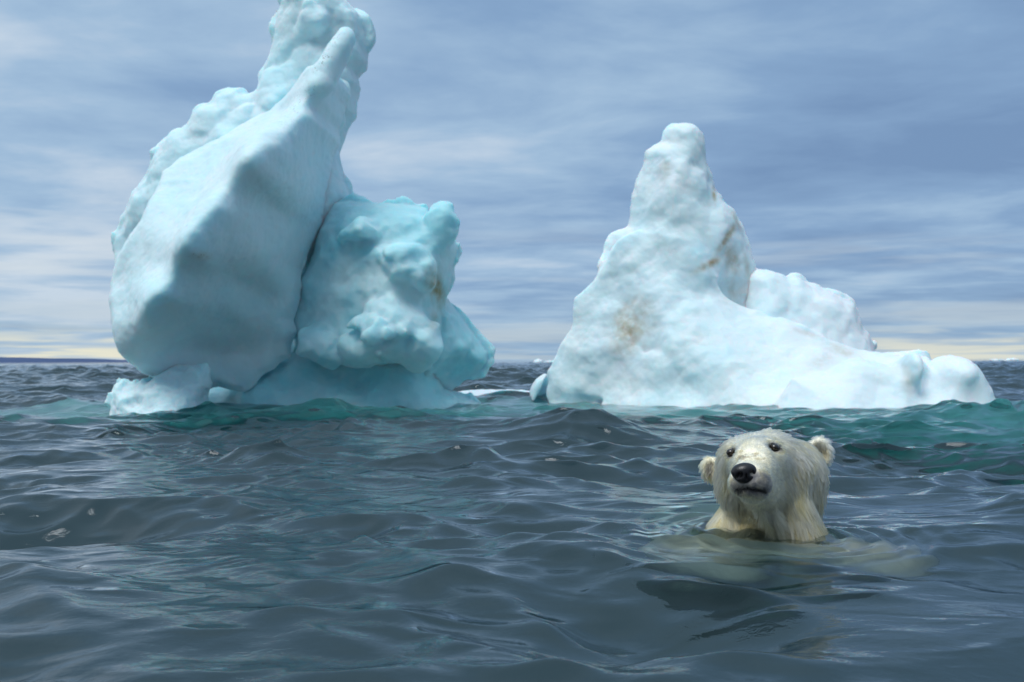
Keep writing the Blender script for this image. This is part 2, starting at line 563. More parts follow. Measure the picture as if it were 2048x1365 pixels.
def ice_part(name, sils, mat, parent, h=0.022, blobs=(), cuts=(), lump=((2.2, 0.06),), scal=(), fine=((6, 0.02), (16, 0.007)), seed=0,
             stains=(), blues=(), grits=(), smooth=1, kblend=0.12, zlow=None):
    """union of Sil masses, extra blobs (centre, radii) and hollows, roughened by lumps, then meshed"""
    pad = 0.35
    lo = np.min([s.lo for s in sils] + [np.asarray(c) - np.asarray(r) for c, r in blobs], 0) - pad
    hi = np.max([s.hi for s in sils] + [np.asarray(c) + np.asarray(r) for c, r in blobs], 0) + pad
    if zlow is not None: lo[2] = zlow
    gx, gy, gz = [np.arange(lo[i], hi[i] + h, h) for i in range(3)]
    F = None
    for s in sils:
        f = s.field(gx, gy, gz)
        F = f if F is None else smax(F, f, kblend)

    def local(c, r):
        sl = []
        for i, g in enumerate((gx, gy, gz)):
            a = np.searchsorted(g, c[i] - r[i] - 0.3); b = np.searchsorted(g, c[i] + r[i] + 0.3)
            sl.append(slice(max(a, 0), min(b, len(g))))
        q = np.stack(np.meshgrid(gx[sl[0]], gy[sl[1]], gz[sl[2]], indexing='ij'), -1)
        return tuple(sl), -sd_ell(q, np.asarray(c), np.asarray(r))
    for c, r in blobs:
        sl, f = local(c, r); F[sl] = smax(F[sl], f, 0.10)
    for c, r in cuts:
        sl, f = local(c, r); F[sl] = smin(F[sl], -f, 0.07)
    band = np.abs(F) < 0.24
    ii = np.nonzero(band)
    pts = np.stack([gx[ii[0]], gy[ii[1]], gz[ii[2]]], 1)
    add = np.zeros(len(pts))
    vary = 1.0 + 1.3 * gnoise(pts * 0.75, seed + 301)
    for sc_, amp in lump:
        add += amp * vary * lumps(pts * sc_, seed + int(sc_ * 10))
    for sc_, amp in scal:                       # melt cups between sharp ridges
        w = pts * sc_; w = w + 0.4 * np.stack([gnoise(w * 0.9 + k, seed + k) for k in (2, 6, 11)], 1)
        add += amp * (2.2 * np.minimum(worley(w, seed + 3), 0.9) - 1.0)
    add += 0.035 * gnoise(pts * 1.1, seed + 77)
    F[ii] += add
    F[0] = F[-1] = -1; F[:, 0] = F[:, -1] = -1; F[:, :, 0] = F[:, :, -1] = -1
    v, q = surface_nets(F, (gx[0], gy[0], gz[0]), h)
    v = relax(v, q, smooth)
    n = vnormals(v, q)
    dsp = np.zeros(len(v))
    for sc_, amp in fine:
        dsp += amp * (fbm(v * sc_, 3, 0.5, seed + 5) + 0.6 * lumps(v * sc_ * 0.8, seed + 9))
    v = v + n * dsp[:, None]

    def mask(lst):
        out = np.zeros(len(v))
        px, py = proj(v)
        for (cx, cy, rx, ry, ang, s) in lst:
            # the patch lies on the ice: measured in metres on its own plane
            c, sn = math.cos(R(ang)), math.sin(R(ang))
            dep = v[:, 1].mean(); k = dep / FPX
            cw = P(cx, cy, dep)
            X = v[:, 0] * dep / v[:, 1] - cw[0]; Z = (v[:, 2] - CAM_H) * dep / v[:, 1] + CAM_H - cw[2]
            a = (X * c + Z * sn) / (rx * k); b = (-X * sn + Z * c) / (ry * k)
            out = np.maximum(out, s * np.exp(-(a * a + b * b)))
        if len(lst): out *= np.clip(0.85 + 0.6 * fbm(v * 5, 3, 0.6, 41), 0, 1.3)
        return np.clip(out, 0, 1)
    return np_mesh(name, v, q, mat, parent, {'stain': mask(stains), 'blue': mask(blues), 'grit': mask(grits)})


ICE_SNOW = ice_material("weathered_ice", (0.70, 0.875, 0.92), (0.52, 0.82, 0.885), 0.45, 0.5, 0.11)
ICE_BLUE = ice_material("blue_ice", (0.62, 0.86, 0.905), (0.34, 0.76, 0.83), 0.6, 0.5, 0.15)
ICE_WHITE = ice_material("snowy_ice", (0.80, 0.885, 0.92), (0.64, 0.86, 0.92), 0.4, 0.35, 0.11)
ICE_FIRN = ice_material("firn_ice", (0.80, 0.905, 0.95), (0.60, 0.84, 0.91), 0.5, 0.45, 0.11)


def E(px, py, Y, rx, ry, rz):
    return (P(px, py, Y), (rx, ry, rz))


def left_iceberg():
    root = empty('iceberg', (-3.3, 13.0, 0), 'tall jagged blue iceberg with a leaning slab and a dark overhang', 'iceberg')
    slab = Sil([(668, 160), (676, 163), (682, 164), (692, 170), (697, 190), (688, 215), (684, 245), (674, 262),
                (680, 288), (668, 310), (662, 335), (655, 372), (650, 410), (640, 450), (626, 485), (612, 510), (600, 540), (602, 575),
                (596, 610), (586, 640), (594, 665), (580, 690), (578, 713), (560, 722), (545, 735), (520, 745), (505, 765), (490, 778),
                (470, 776), (455, 772), (440, 766), (420, 770), (395, 765), (370, 768), (345, 765), (330, 755), (312, 756), (300, 745),
                (285, 730), (268, 715), (258, 690), (252, 660), (246, 630), (238, 610), (234, 570), (238, 545), (252, 515), (277, 470),
                (299, 445), (312, 400), (332, 350), (362, 315), (402, 295), (442, 275), (482, 252), (522, 235), (552, 222), (580, 205),
                (612, 174), (632, 158), (650, 155)],
               [(310, 655, 11.40), (345, 600, 11.15), (400, 520, 11.0), (450, 420, 11.05), (520, 350, 11.25), (560, 300, 11.48),
                (590, 250, 11.95), (625, 170, 12.45), (655, 150, 12.5),
                (245, 560, 12.1), (270, 620, 11.6), (300, 460, 11.95), (350, 340, 12.6), (360, 450, 11.65), (420, 310, 12.65),
                (500, 255, 12.75), (560, 225, 12.75), (330, 540, 11.45), (450, 340, 11.85), (400, 400, 11.75),
                (640, 430, 13.05), (620, 500, 13.1), (560, 420, 12.3), (520, 470, 11.95), (480, 560, 12.35), (560, 580, 12.95), (590, 650, 13.25),
                (420, 635, 12.2), (360, 665, 12.0), (400, 690, 12.75), (480, 640, 12.65), (480, 698, 13.15), (560, 690, 13.25), (400, 730, 12.8), (470, 765, 13.15), (540, 720, 13.25),
                (330, 740, 12.35), (280, 690, 11.85), (655, 350, 12.8), (600, 350, 12.1), (672, 252, 12.8), (645, 240, 12.35), (684, 182, 12.7)],
               (14.42, 2.2), 0.30, 0.20, 0.012)
    ice_part('leaning_slab', [slab], ICE_SNOW, root, 0.021, blobs=[E(638 + 57 * k / 9, 172 - 98 * k / 9, 12.5 + 0.025 * k, .135 - .0075 * k, .17 - .008 * k, .14 - .0065 * k) for k in range(10)], lump=((1.3, 0.02),), scal=((2.0, 0.04),), fine=((2.6, 0.014), (8, 0.006), (20, 0.0035)), seed=1,
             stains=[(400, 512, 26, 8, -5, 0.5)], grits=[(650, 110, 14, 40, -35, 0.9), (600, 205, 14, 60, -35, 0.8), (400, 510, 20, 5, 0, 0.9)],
             smooth=2)
    crest = Sil([(240, 560), (230, 520), (234, 480), (242, 440), (254, 415), (267, 390), (292, 350), (322, 305), (347, 272), (365, 262),
                 (385, 247), (395, 227), (410, 217), (432, 213), (437, 197), (460, 182), (490, 176), (497, 190), (515, 182), (520, 150),
                 (540, 110), (554, 80), (558, 40), (570, 0), (575, -30), (620, -42), (640, -18), (670, -10), (692, 0), (704, 15),
                 (722, 40), (731, 75), (736, 95), (732, 130), (720, 142), (712, 150), (718, 175), (710, 200), (708, 230), (697, 245),
                 (690, 270), (676, 300), (682, 330), (692, 370), (705, 400), (702, 440), (660, 500), (600, 560), (450, 620), (300, 620)],
                [(300, 480, 13.72), (260, 480, 13.92), (350, 330, 13.72), (430, 250, 13.67), (500, 220, 13.72), (560, 120, 13.82), (620, 60, 13.67),
                 (690, 60, 13.62), (700, 160, 13.62), (640, 20, 13.62), (600, 200, 13.72), (690, 280, 13.82), (670, 400, 13.62), (640, 480, 13.57),
                 (450, 400, 13.52), (560, 400, 13.52)], 14.2, 0.55, 0.32)
    ice_part('rear_crest', [crest], ICE_SNOW, root, 0.022, lump=((1.5, 0.19), (3.6, 0.06)), scal=((2.3, 0.05),), fine=((6, 0.012), (17, 0.004)), seed=4, smooth=2,
             blues=[(560, 150, 22, 60, 0, 0.7), (470, 275, 80, 18, 28, 0.8)])
    block = Sil([(585, 705), (590, 640), (605, 560), (630, 500), (650, 440), (672, 408), (700, 402), (720, 407), (760, 408), (800, 412), (852, 418),
                 (862, 430), (870, 424), (885, 420), (893, 435), (894, 450), (908, 470), (914, 500), (908, 525), (905, 550), (900, 575),
                 (890, 600), (884, 640), (880, 680), (874, 705), (862, 738), (820, 745), (790, 730), (770, 737), (740, 732), (700, 724),
                 (660, 738), (640, 718), (605, 705)],
                [(750, 500, 12.95), (760, 425, 13.35), (850, 440, 13.3), (680, 560, 13.2), (690, 450, 13.3), (760, 600, 12.95), (700, 690, 13.05),
                 (850, 520, 13.0), (850, 640, 13.1), (620, 640, 13.4), (830, 700, 13.2), (780, 720, 13.2), (880, 590, 13.3), (660, 720, 13.3)],
                13.75, 0.9, 0.45)
    toe = Sil([(872, 610), (892, 592), (905, 612), (930, 645), (955, 680), (973, 705), (976, 722), (960, 740), (940, 752), (925, 760),
               (905, 778), (893, 795), (870, 805), (850, 760), (855, 700)],
              [(890, 640, 13.75), (930, 690, 13.7), (960, 715, 13.95), (900, 760, 14.05), (880, 700, 13.7), (930, 745, 14.1)], 14.3, 0.6, 0.30)
    ice_part('rounded_block', [block, toe], ICE_BLUE, root, 0.022, kblend=0.25,
             blobs=[E(765, 655, 12.85, .33, .34, .36), E(745, 690, 12.95, .36, .3, .26), E(848, 690, 13.1, .24, .3, .30),
                    E(880, 455, 13.3, .14, .2, .3), E(725, 470, 13.1, .3, .2, .12), E(650, 690, 13.3, .3, .3, .25),
                    E(800, 520, 12.95, .28, .25, .2), E(845, 550, 13.0, .10, .16, .14)],
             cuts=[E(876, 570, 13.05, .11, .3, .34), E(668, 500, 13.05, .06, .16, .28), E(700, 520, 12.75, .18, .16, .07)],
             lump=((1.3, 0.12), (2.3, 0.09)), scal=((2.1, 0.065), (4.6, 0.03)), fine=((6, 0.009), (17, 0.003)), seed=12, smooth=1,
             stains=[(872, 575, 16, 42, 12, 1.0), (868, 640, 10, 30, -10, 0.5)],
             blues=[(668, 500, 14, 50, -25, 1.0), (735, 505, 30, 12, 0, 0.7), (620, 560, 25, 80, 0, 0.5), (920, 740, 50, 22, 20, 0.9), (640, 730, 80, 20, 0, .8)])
    base = Sil([(425, 900), (422, 795), (440, 770), (470, 770), (500, 748), (550, 705), (620, 660), (880, 660), (885, 740), (892, 775),
                (915, 785), (938, 797), (955, 806), (975, 820), (985, 900)],
               [(450, 800, 13.3), (520, 800, 13.25), (560, 740, 13.5), (700, 780, 13.42), (700, 735, 13.55), (850, 740, 13.6), (850, 785, 13.48), (640, 800, 13.25),
                (920, 795, 13.75), (750, 808, 13.25), (940, 830, 13.6), (450, 880, 13.1), (700, 880, 13.0)], 14.4, 0.5, 0.35)
    ice_part('wave_cut_base', [base], ICE_BLUE, root, 0.024, lump=((1.8, 0.10),), scal=((2.4, 0.05), (5, .02)), fine=((7, 0.010), (17, 0.005)), seed=21, smooth=2,
             stains=[(462, 805, 18, 22, 0, 0.35)], blues=[(600, 755, 160, 40, 0, 0.8), (760, 760, 200, 45, 0, 0.8)])
    foot = Sil([(226, 900), (230, 835), (232, 800), (243, 767), (254, 762), (262, 770), (283, 768), (296, 755), (308, 763), (325, 750),
                (345, 730), (410, 730), (418, 768), (410, 800), (413, 835), (418, 900)],
               [(240, 800, 12.1), (290, 810, 11.95), (290, 775, 12.05), (340, 780, 12.1), (380, 775, 12.15), (390, 825, 11.75), (330, 825, 11.75), (250, 840, 12.0),
                (380, 890, 11.4), (260, 890, 11.7)], 12.45, 0.35, 0.2)
    ice_part('ice_foot', [foot], ICE_SNOW, root, 0.018, lump=((2.2, 0.06),), scal=((3.0, 0.10), (6, 0.04)), fine=((8, 0.02), (20, 0.008)), seed=31, smooth=1)
    # the berg's foot under water
    c = P(560, 860, 12.6); 
    shelf_part(root, [((-5.6, 13.5, -0.40), (1.5, 1.2, 0.33)), ((-2.2, 13.3, -0.62), (3.0, 1.6, 0.47)), ((-1.0, 14.6, -0.5), (1.8, 2.0, 0.38)), ((-4.6, 12.4, -0.8), (1.5, 1.2, .5))], 51)
    return root


def shelf_part(root, ells, seed):
    lo = np.min([np.array(c) - np.array(r) for c, r in ells], 0) - 0.3
    hi = np.max([np.array(c) + np.array(r) for c, r in ells], 0) + 0.3
    h = 0.06
    g = [np.arange(lo[i], hi[i] + h, h) for i in range(3)]
    p = np.stack(np.meshgrid(*g, indexing='ij'), -1)
    F = None
    for c, r in ells:
        f = -sd_ell(p, np.array(c), np.array(r))
        F = f if F is None else smax(F, f, 0.3)
    pp = p.reshape(-1, 3)
    F += (0.16 * gnoise(pp * 1.3, seed)).reshape(F.shape)
    F[0] = F[-1] = -1; F[:, 0] = F[:, -1] = -1; F[:, :, 0] = F[:, :, -1] = -1
    v, q = surface_nets(F, (g[0][0], g[1][0], g[2][0]), h)
    v = relax(v, q, 2)
    return np_mesh('underwater_foot', v, q, ICE_WHITE_PLAIN, root)


def plain_ice():
    m, t = new_mat("submerged_ice")
    bs = t.node('ShaderNodeBsdfPrincipled'); geo = t.node('ShaderNodeNewGeometry')
    col = t.mix(t.noise(geo.outputs['Position'], 2.5, 4, 0.6), (0.78, 0.90, 0.92, 1), (0.60, 0.84, 0.88, 1))
    t.l.new(col, bs.inputs['Base Color']); bs.inputs['Roughness'].default_value = 0.6
    o = t.node('ShaderNodeOutputMaterial'); t.l.new(bs.outputs[0], o.inputs[0])
    return m


ICE_WHITE_PLAIN = plain_ice()


def right_iceberg():
    root = empty('iceberg', (3.6, 13.4, 0), 'smooth white iceberg with one rounded peak and brown dirt seams, behind the polar bear', 'iceberg')
    peak = Sil([(1258, 455), (1262, 420), (1265, 395), (1280, 355), (1290, 325), (1291, 303), (1310, 294), (1330, 288), (1330, 279), (1331, 265),
                (1345, 254), (1365, 251), (1385, 254), (1400, 270), (1408, 295), (1410, 325), (1420, 350), (1428, 385), (1440, 402), (1465, 425),
                (1478, 455), (1490, 490), (1505, 530), (1525, 580), (1530, 720), (1200, 720), (1212, 560), (1221, 515), (1220, 490), (1228, 470), (1245, 459)],
               [(1340, 400, 13.9), (1350, 300, 14.05), (1300, 380, 14.1), (1400, 400, 14.0), (1420, 470, 14.0), (1340, 500, 13.88), (1430, 545, 13.85), (1460, 520, 14.0),
                (1280, 480, 14.1), (1450, 600, 14.15), (1240, 490, 14.4), (1370, 270, 14.1), (1300, 650, 14.1), (1490, 560, 14.3)], 14.55, 0.7, 0.5)
    apron = Sil([(1222, 525), (1240, 490), (1275, 466), (1297, 482), (1322, 502), (1347, 516), (1400, 540), (1430, 560), (1452, 595), (1480, 610),
                 (1520, 622), (1560, 642), (1610, 667), (1670, 684), (1720, 700), (1760, 706), (1800, 712), (1850, 716), (1870, 780), (1880, 900),
                 (1085, 900), (1100, 810), (1099, 770), (1095, 742), (1108, 735), (1127, 700), (1142, 670), (1150, 640), (1152, 600), (1167, 590), (1187, 570), (1207, 545)],
                [(1180, 800, 13.95), (1300, 810, 13.25), (1450, 815, 12.75), (1600, 820, 12.35), (1110, 760, 14.25), (1250, 600, 13.95), (1290, 500, 14.0),
                 (1400, 580, 13.75), (1480, 640, 13.55), (1600, 690, 13.2), (1350, 680, 13.35), (1450, 720, 13.0), (1250, 700, 13.65), (1180, 680, 14.0),
                 (1700, 720, 12.9), (1800, 740, 12.6), (1200, 760, 13.85), (1350, 780, 13.2), (1350, 560, 13.75), (1550, 760, 12.8), (1300, 880, 12.9), (1600, 890, 12.0)],
                (14.5, -1.6), 0.5, 0.55)
    ice_part('main_mass', [peak, apron], ICE_FIRN, root, 0.025, kblend=0.16, lump=((1.05, 0.08), (2.0, 0.05)), scal=((1.75, 0.05), (3.6, 0.014)),
             fine=((5, 0.014), (14, 0.005)), seed=71, smooth=3,
             blobs=[E(1368, 284, 14.45, .22, .24, .20)],
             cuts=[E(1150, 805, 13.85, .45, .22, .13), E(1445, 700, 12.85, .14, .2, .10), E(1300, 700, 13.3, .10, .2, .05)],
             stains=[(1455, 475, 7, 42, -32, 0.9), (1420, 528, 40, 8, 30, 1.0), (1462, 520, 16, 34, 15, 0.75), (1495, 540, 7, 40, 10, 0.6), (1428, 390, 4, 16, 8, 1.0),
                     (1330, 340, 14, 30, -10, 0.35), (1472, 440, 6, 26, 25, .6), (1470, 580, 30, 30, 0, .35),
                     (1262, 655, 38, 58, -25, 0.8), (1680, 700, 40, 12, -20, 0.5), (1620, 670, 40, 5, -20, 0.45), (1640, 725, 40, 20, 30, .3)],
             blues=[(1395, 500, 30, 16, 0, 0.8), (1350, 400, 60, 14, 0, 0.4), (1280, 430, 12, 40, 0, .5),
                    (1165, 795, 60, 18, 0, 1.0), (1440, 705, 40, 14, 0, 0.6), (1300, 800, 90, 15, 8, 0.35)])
    ridge = Sil([(1480, 560), (1492, 545), (1512, 540), (1532, 540), (1555, 549), (1565, 555), (1580, 551), (1602, 562), (1622, 570), (1642, 580), (1660, 590),
                 (1680, 597), (1700, 606), (1706, 625), (1718, 650), (1735, 667), (1742, 697), (1745, 780), (1460, 780)],
                [(1520, 580, 14.1), (1600, 620, 14.0), (1680, 650, 14.0), (1560, 680, 13.8), (1720, 690, 14.1), (1500, 700, 13.9), (1690, 740, 13.9)],
                14.7, 0.5, 0.35)
    ice_part('rear_ridge', [ridge], ICE_WHITE, root, 0.024, lump=((1.6, 0.13), (3, 0.06)), scal=((3, .03),), fine=((6, 0.010), (15, 0.004)), seed=81, smooth=3)
    lobe = Sil([(1535, 900), (1545, 825), (1562, 800), (1580, 770), (1585, 757), (1620, 751), (1650, 745), (1690, 727), (1720, 722), (1745, 729), (1775, 735),
                (1800, 726), (1820, 712), (1830, 712), (1852, 735), (1868, 720), (1888, 713), (1903, 711), (1922, 714), (1940, 727), (1955, 750), (1972, 776),
                (1974, 790), (1990, 806), (2000, 820), (2010, 900)],
               [(1600, 790, 11.95), (1650, 770, 11.85), (1720, 750, 11.95), (1780, 790, 11.85), (1822, 735, 11.85), (1850, 760, 12.1), (1850, 800, 11.9),
                (1910, 750, 11.8), (1950, 800, 11.85), (1700, 815, 11.55), (1600, 825, 11.75), (1880, 815, 11.7), (1750, 770, 12.0), (1690, 880, 11.3), (1900, 880, 11.4),
                (1800, 770, 11.85), (1815, 800, 11.75)], 12.35, 0.5, 0.35)
    ice_part('front_lobe', [lobe], ICE_WHITE, root, 0.022, lump=((1.4, 0.06), (3, 0.03)), fine=((5, 0.010), (14, 0.004)), seed=91, smooth=3,
             blobs=[E(1822, 742, 12.05, .06, .3, .20)],
             stains=[(1815, 760, 12, 34, 5, 0.45), (1775, 750, 30, 14, 20, 0.25)])
    shelf_part(root, [((3.4, 12.8, -0.66), (3.2, 2.0, 0.5)), ((5.8, 10.6, -1.35), (3.0, 3.0, 0.85)), ((6.4, 11.6, -0.8), (1.6, 1.2, 0.5))], 53)
    return root


left_iceberg()
right_iceberg()


def small_ice():
    ch = Sil([(1056, 830), (1060, 797), (1063, 775), (1073, 760), (1090, 749), (1101, 756), (1106, 800), (1110, 830)],
             [(1080, 780, 14.9), (1090, 760, 15.0), (1070, 800, 14.8)], 15.2, 0.25, 0.15)
    o = ice_part('ice_chunk', [ch], ICE_FIRN, None, 0.02, lump=((3, 0.03),), fine=((8, 0.01),), seed=101, smooth=2)
    tag(o, 'small pale blue ice chunk at the left foot of the smooth white iceberg', 'ice chunk')
    fl = P(995, 789, 17.3)
    o = shelf_like('ice_floe', [((fl[0], 17.6, 0.0), (0.75, 0.55, 0.085)), ((fl[0] + .35, 17.4, 0.0), (0.4, 0.4, 0.06)), ((fl[0] - .4, 17.3, -0.02), (0.45, 0.5, 0.11))], 0.03, 5, 0.03, ICE_WHITE)
    tag(o, 'flat white ice floe awash in the gap between the two icebergs', 'ice floe')
    a = P(1090, 725, 330.0)
    o = shelf_like('drift_ice', [((a[0] - 2.2, 330, 0.2), (1.6, 1.5, 0.9)), ((a[0] + 2.2, 331, 0.1), (3.0, 1.5, 0.45)), ((a[0] + 3.6, 331, 0.2), (1.0, 1.5, 0.7))], 0.16, 6, 0.3, ICE_WHITE)
    tag(o, 'tiny white drift ice on the horizon between the two icebergs', 'drift ice')
    b = P(2010, 719, 420.0)
    o = shelf_like('drift_ice', [((b[0] - 3.5, 420, 0.1), (3.0, 1.5, 0.5)), ((b[0] + 3.5, 421, 0.2), (2.6, 1.5, 0.8)), ((b[0], 421, 0.0), (6.0, 1.5, 0.3))], 0.2, 7, 0.3, ICE_WHITE)
    tag(o, 'low strip of drift ice on the horizon at the far right', 'drift ice')


def shelf_like(name, ells, h, seed, amp, mat):
    lo = np.min([np.array(c) - np.array(r) for c, r in ells], 0) - 2 * h - amp
    hi = np.max([np.array(c) + np.array(r) for c, r in ells], 0) + 2 * h + amp
    g = [np.arange(lo[i], hi[i] + h, h) for i in range(3)]
    p = np.stack(np.meshgrid(*g, indexing='ij'), -1); F = None
    for c, r in ells:
        f = -sd_ell(p, np.array(c), np.array(r)); F = f if F is None else smax(F, f, amp + 0.02)
    F += (amp * gnoise(p.reshape(-1, 3) * (0.16 / h), seed)).reshape(F.shape)
    F[0] = F[-1] = -1; F[:, 0] = F[:, -1] = -1; F[:, :, 0] = F[:, :, -1] = -1
    v, q = surface_nets(F, (g[0][0], g[1][0], g[2][0]), h)
    return np_mesh(name, relax(v, q, 1), q, mat)


small_ice()


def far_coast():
    m, t = new_mat("hazed_tundra")
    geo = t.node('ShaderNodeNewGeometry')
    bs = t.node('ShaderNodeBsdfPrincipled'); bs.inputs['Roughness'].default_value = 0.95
    t.l.new(t.mix(t.noise(geo.outputs['Position'], 0.002, 4), (0.035, 0.07, 0.17, 1), (0.05, 0.09, 0.20, 1)), bs.inputs['Base Color'])  # blue of the distant air haze painted into the land's base colour
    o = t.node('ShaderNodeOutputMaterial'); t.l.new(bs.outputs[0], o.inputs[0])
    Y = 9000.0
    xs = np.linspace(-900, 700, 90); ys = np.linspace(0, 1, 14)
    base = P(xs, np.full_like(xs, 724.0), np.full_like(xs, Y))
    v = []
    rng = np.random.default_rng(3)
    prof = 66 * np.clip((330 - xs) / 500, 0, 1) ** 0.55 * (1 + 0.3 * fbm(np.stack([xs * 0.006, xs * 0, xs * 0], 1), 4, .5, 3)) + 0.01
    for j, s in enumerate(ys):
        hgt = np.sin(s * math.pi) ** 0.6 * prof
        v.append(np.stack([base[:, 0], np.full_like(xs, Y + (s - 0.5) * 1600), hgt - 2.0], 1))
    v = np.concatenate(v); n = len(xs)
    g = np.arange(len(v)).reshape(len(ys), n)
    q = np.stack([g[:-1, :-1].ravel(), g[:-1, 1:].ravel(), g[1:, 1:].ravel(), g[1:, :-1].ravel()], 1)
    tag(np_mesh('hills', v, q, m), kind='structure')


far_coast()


# ------------------------------------------------------------------ polar bear


def sstep(x, a, b):
    t = np.clip((x - a) / (b - a), 0, 1)
    return t * t * (3 - 2 * t)


def polar_bear():
    root = empty('polar_bear', (BEAR_C[0], BEAR_C[1], 0.0), 'wet cream polar bear swimming with its head and neck above the water', 'polar bear')
    h = 0.0062
    lo = np.array((0.28, 2.80, -0.74)); hi = np.array((1.52, 4.55, 0.47))
    g = [np.arange(lo[i], hi[i], h, dtype=np.float32) for i in range(3)]
    F = np.full([len(a) for a in g], 1.0, np.float32)      # negative inside

    def block(l, u, mg):
        sl = []
        for i in range(3):
            a = np.searchsorted(g[i], l[i] - mg); b = np.searchsorted(g[i], u[i] + mg)
            sl.append(slice(max(a, 0), max(b, 1)))
        return tuple(sl), np.stack(np.meshgrid(*[g[i][sl[i]] for i in range(3)], indexing='ij'), -1)

    def cone(a, b, ra, rb, k=0.05, sub=False):
        a = np.asarray(a, np.float32); b = np.asarray(b, np.float32); r = max(ra, rb)
        sl, p = block(np.minimum(a, b) - r, np.maximum(a, b) + r, 0.02 + k)
        d = sd_cone(p, a, b, ra, rb)
        F[sl] = smax(F[sl], -d, k) if sub else smin(F[sl], d, k)

    def ell(c, r, k=0.05, sub=False):
        c = np.asarray(c, np.float32); r = np.asarray(r, np.float32)
        sl, p = block(c - r, c + r, 0.02 + k)
        d = sd_ell(p, c, r)
        F[sl] = smax(F[sl], -d, k) if sub else smin(F[sl], d, k)

    # trunk under the water
    ell((0.90, 3.72, -0.44), (0.40, 0.62, 0.36), 0.08)
    ell((0.90, 4.15, -0.50), (0.36, 0.36, 0.32), 0.08)
    ell(np.append(P(1535, 1100, 3.36)[:2], -0.25), (0.27, 0.26, 0.24), 0.08)
    ell((0.60, 3.18, -0.150), (0.21, 0.26, 0.125), 0.08)
    ell((1.10, 3.16, -0.148), (0.20, 0.22, 0.125), 0.08)
    cone((0.66, 3.40, -0.30), (0.70, 3.62, -0.66), 0.11, 0.075, 0.06)
    cone((1.08, 3.40, -0.30), (1.08, 3.64, -0.66), 0.11, 0.075, 0.06)
    # neck
    cone(P(1552, 960, 3.51), P(1532, 1086, 3.51), 0.136, 0.184, 0.06)
    ell(P(1520, 1100, 3.48), (0.234, 0.20, 0.115), 0.05)
    cone(P(1566, 985, 3.35), P(1600, 1086, 3.325), 0.078, 0.086, 0.010)
    cone(P(1462, 1030, 3.44), P(1440, 1090, 3.42), 0.04, 0.066, 0.04)
    # head
    ell(P(1546, 934, 3.46), (0.146, 0.18, 0.098), 0.05)
    cone(P(1540, 926, 3.37), P(1510, 930, 3.27), 0.108, 0.080, 0.05)
    ell(P(1491, 917, 3.37), (0.084, 0.09, 0.074), 0.04)
    cone(P(1520, 930, 3.26), P(1499, 958, 3.12), 0.078, 0.054, 0.045)
    cone(P(1545, 978, 3.40), P(1510, 978, 3.16), 0.105, 0.040, 0.04)
    ell(P(1470, 960, 3.41), (0.062, 0.095, 0.088), 0.04)
    ell(P(1600, 960, 3.45), (0.078, 0.10, 0.118), 0.05)
    ell(P(1515, 968, 3.115), (0.040, 0.045, 0.034), 0.025)
    ell(P(1476, 968, 3.125), (0.030, 0.040, 0.030), 0.025)
    ell(P(1505, 990, 3.13), (0.030, 0.035, 0.018), 0.02)
    # dripping fold of skin from chin to water
    cone(P(1511, 1003, 3.215), P(1546, 1072, 3.255), 0.013, 0.006, 0.008)
    cone(P(1530, 1004, 3.245), P(1563, 1070, 3.275), 0.028, 0.022, 0.015)
    # ears
    el, er = P(1420, 935, 3.51), P(1639, 905, 3.49)
    ell(el, (0.028, 0.023, 0.035), 0.018)
    ell(er, (0.043, 0.026, 0.052), 0.014)
    ell(el + np.array((0.007, -0.022, 0.0)), (0.022, 0.020, 0.026), 0.006, True)
    ell(er + np.array((-0.008, -0.022, 0.0)), (0.031, 0.026, 0.038), 0.005, True)
    cone(P(1436, 945, 3.50), P(1470, 945, 3.48), 0.035, 0.07, 0.03)
    cone(P(1618, 922, 3.50), P(1585, 932, 3.48), 0.028, 0.07, 0.02)

    def hit(px, py):
        ys = np.arange(2.85, 3.7, 0.002)
        p = P(np.full_like(ys, px), np.full_like(ys, py), ys)
        i = np.round((p - np.array([a[0] for a in g])) / h).astype(int)
        ok = ((i >= 0) & (i < np.array(F.shape))).all(1)
        f = np.where(ok, F[tuple(np.clip(i, 0, np.array(F.shape) - 1).T)], 1)
        j = np.argmax(f < 0)
        return p[j]
    eyes = []
    for (px, py) in ((1461.5, 905.5), (1548.5, 895.5)):
        e = hit(px, py); d = (CAMPOS - e) / np.linalg.norm(CAMPOS - e)
        ell(e + d * 0.010, (0.021, 0.021, 0.016), 0.012, True)
        eyes.append((e - d * 0.0125, d))
    mouth = [hit(*q) for q in ((1474, 980), (1482, 979), (1490, 977), (1503, 978), (1515, 979.5), (1523, 981.5), (1530, 984))]
    for a, b in zip(mouth[:-1], mouth[1:]): cone(a, b, 0.006, 0.006, 0.006, True)
    nose_c = hit(1489, 947)
    chin = hit(1500, 997)
    F[0] = F[-1] = 1; F[:, 0] = F[:, -1] = 1; F[:, :, 0] = F[:, :, -1] = 1
    v, q = surface_nets(-F, [a[0] for a in g], h)
    v = relax(v, q, 2)
    n = vnormals(v, q)
    v = v + n * (0.0035 * fbm(v * np.array((14, 14, 6)), 3, 0.6, 5))[:, None]
    ax = P(1546, 925, 3.46) - nose_c; ax /= np.linalg.norm(ax)
    lipc = P(1516, 972, 3.08)

    def seg_d(p, pts):
        d = np.full(len(p), 9.0)
        for a, b in zip(pts[:-1], pts[1:]): d = np.minimum(d, sd_cone(p, a, b, 0, 0))
        return d

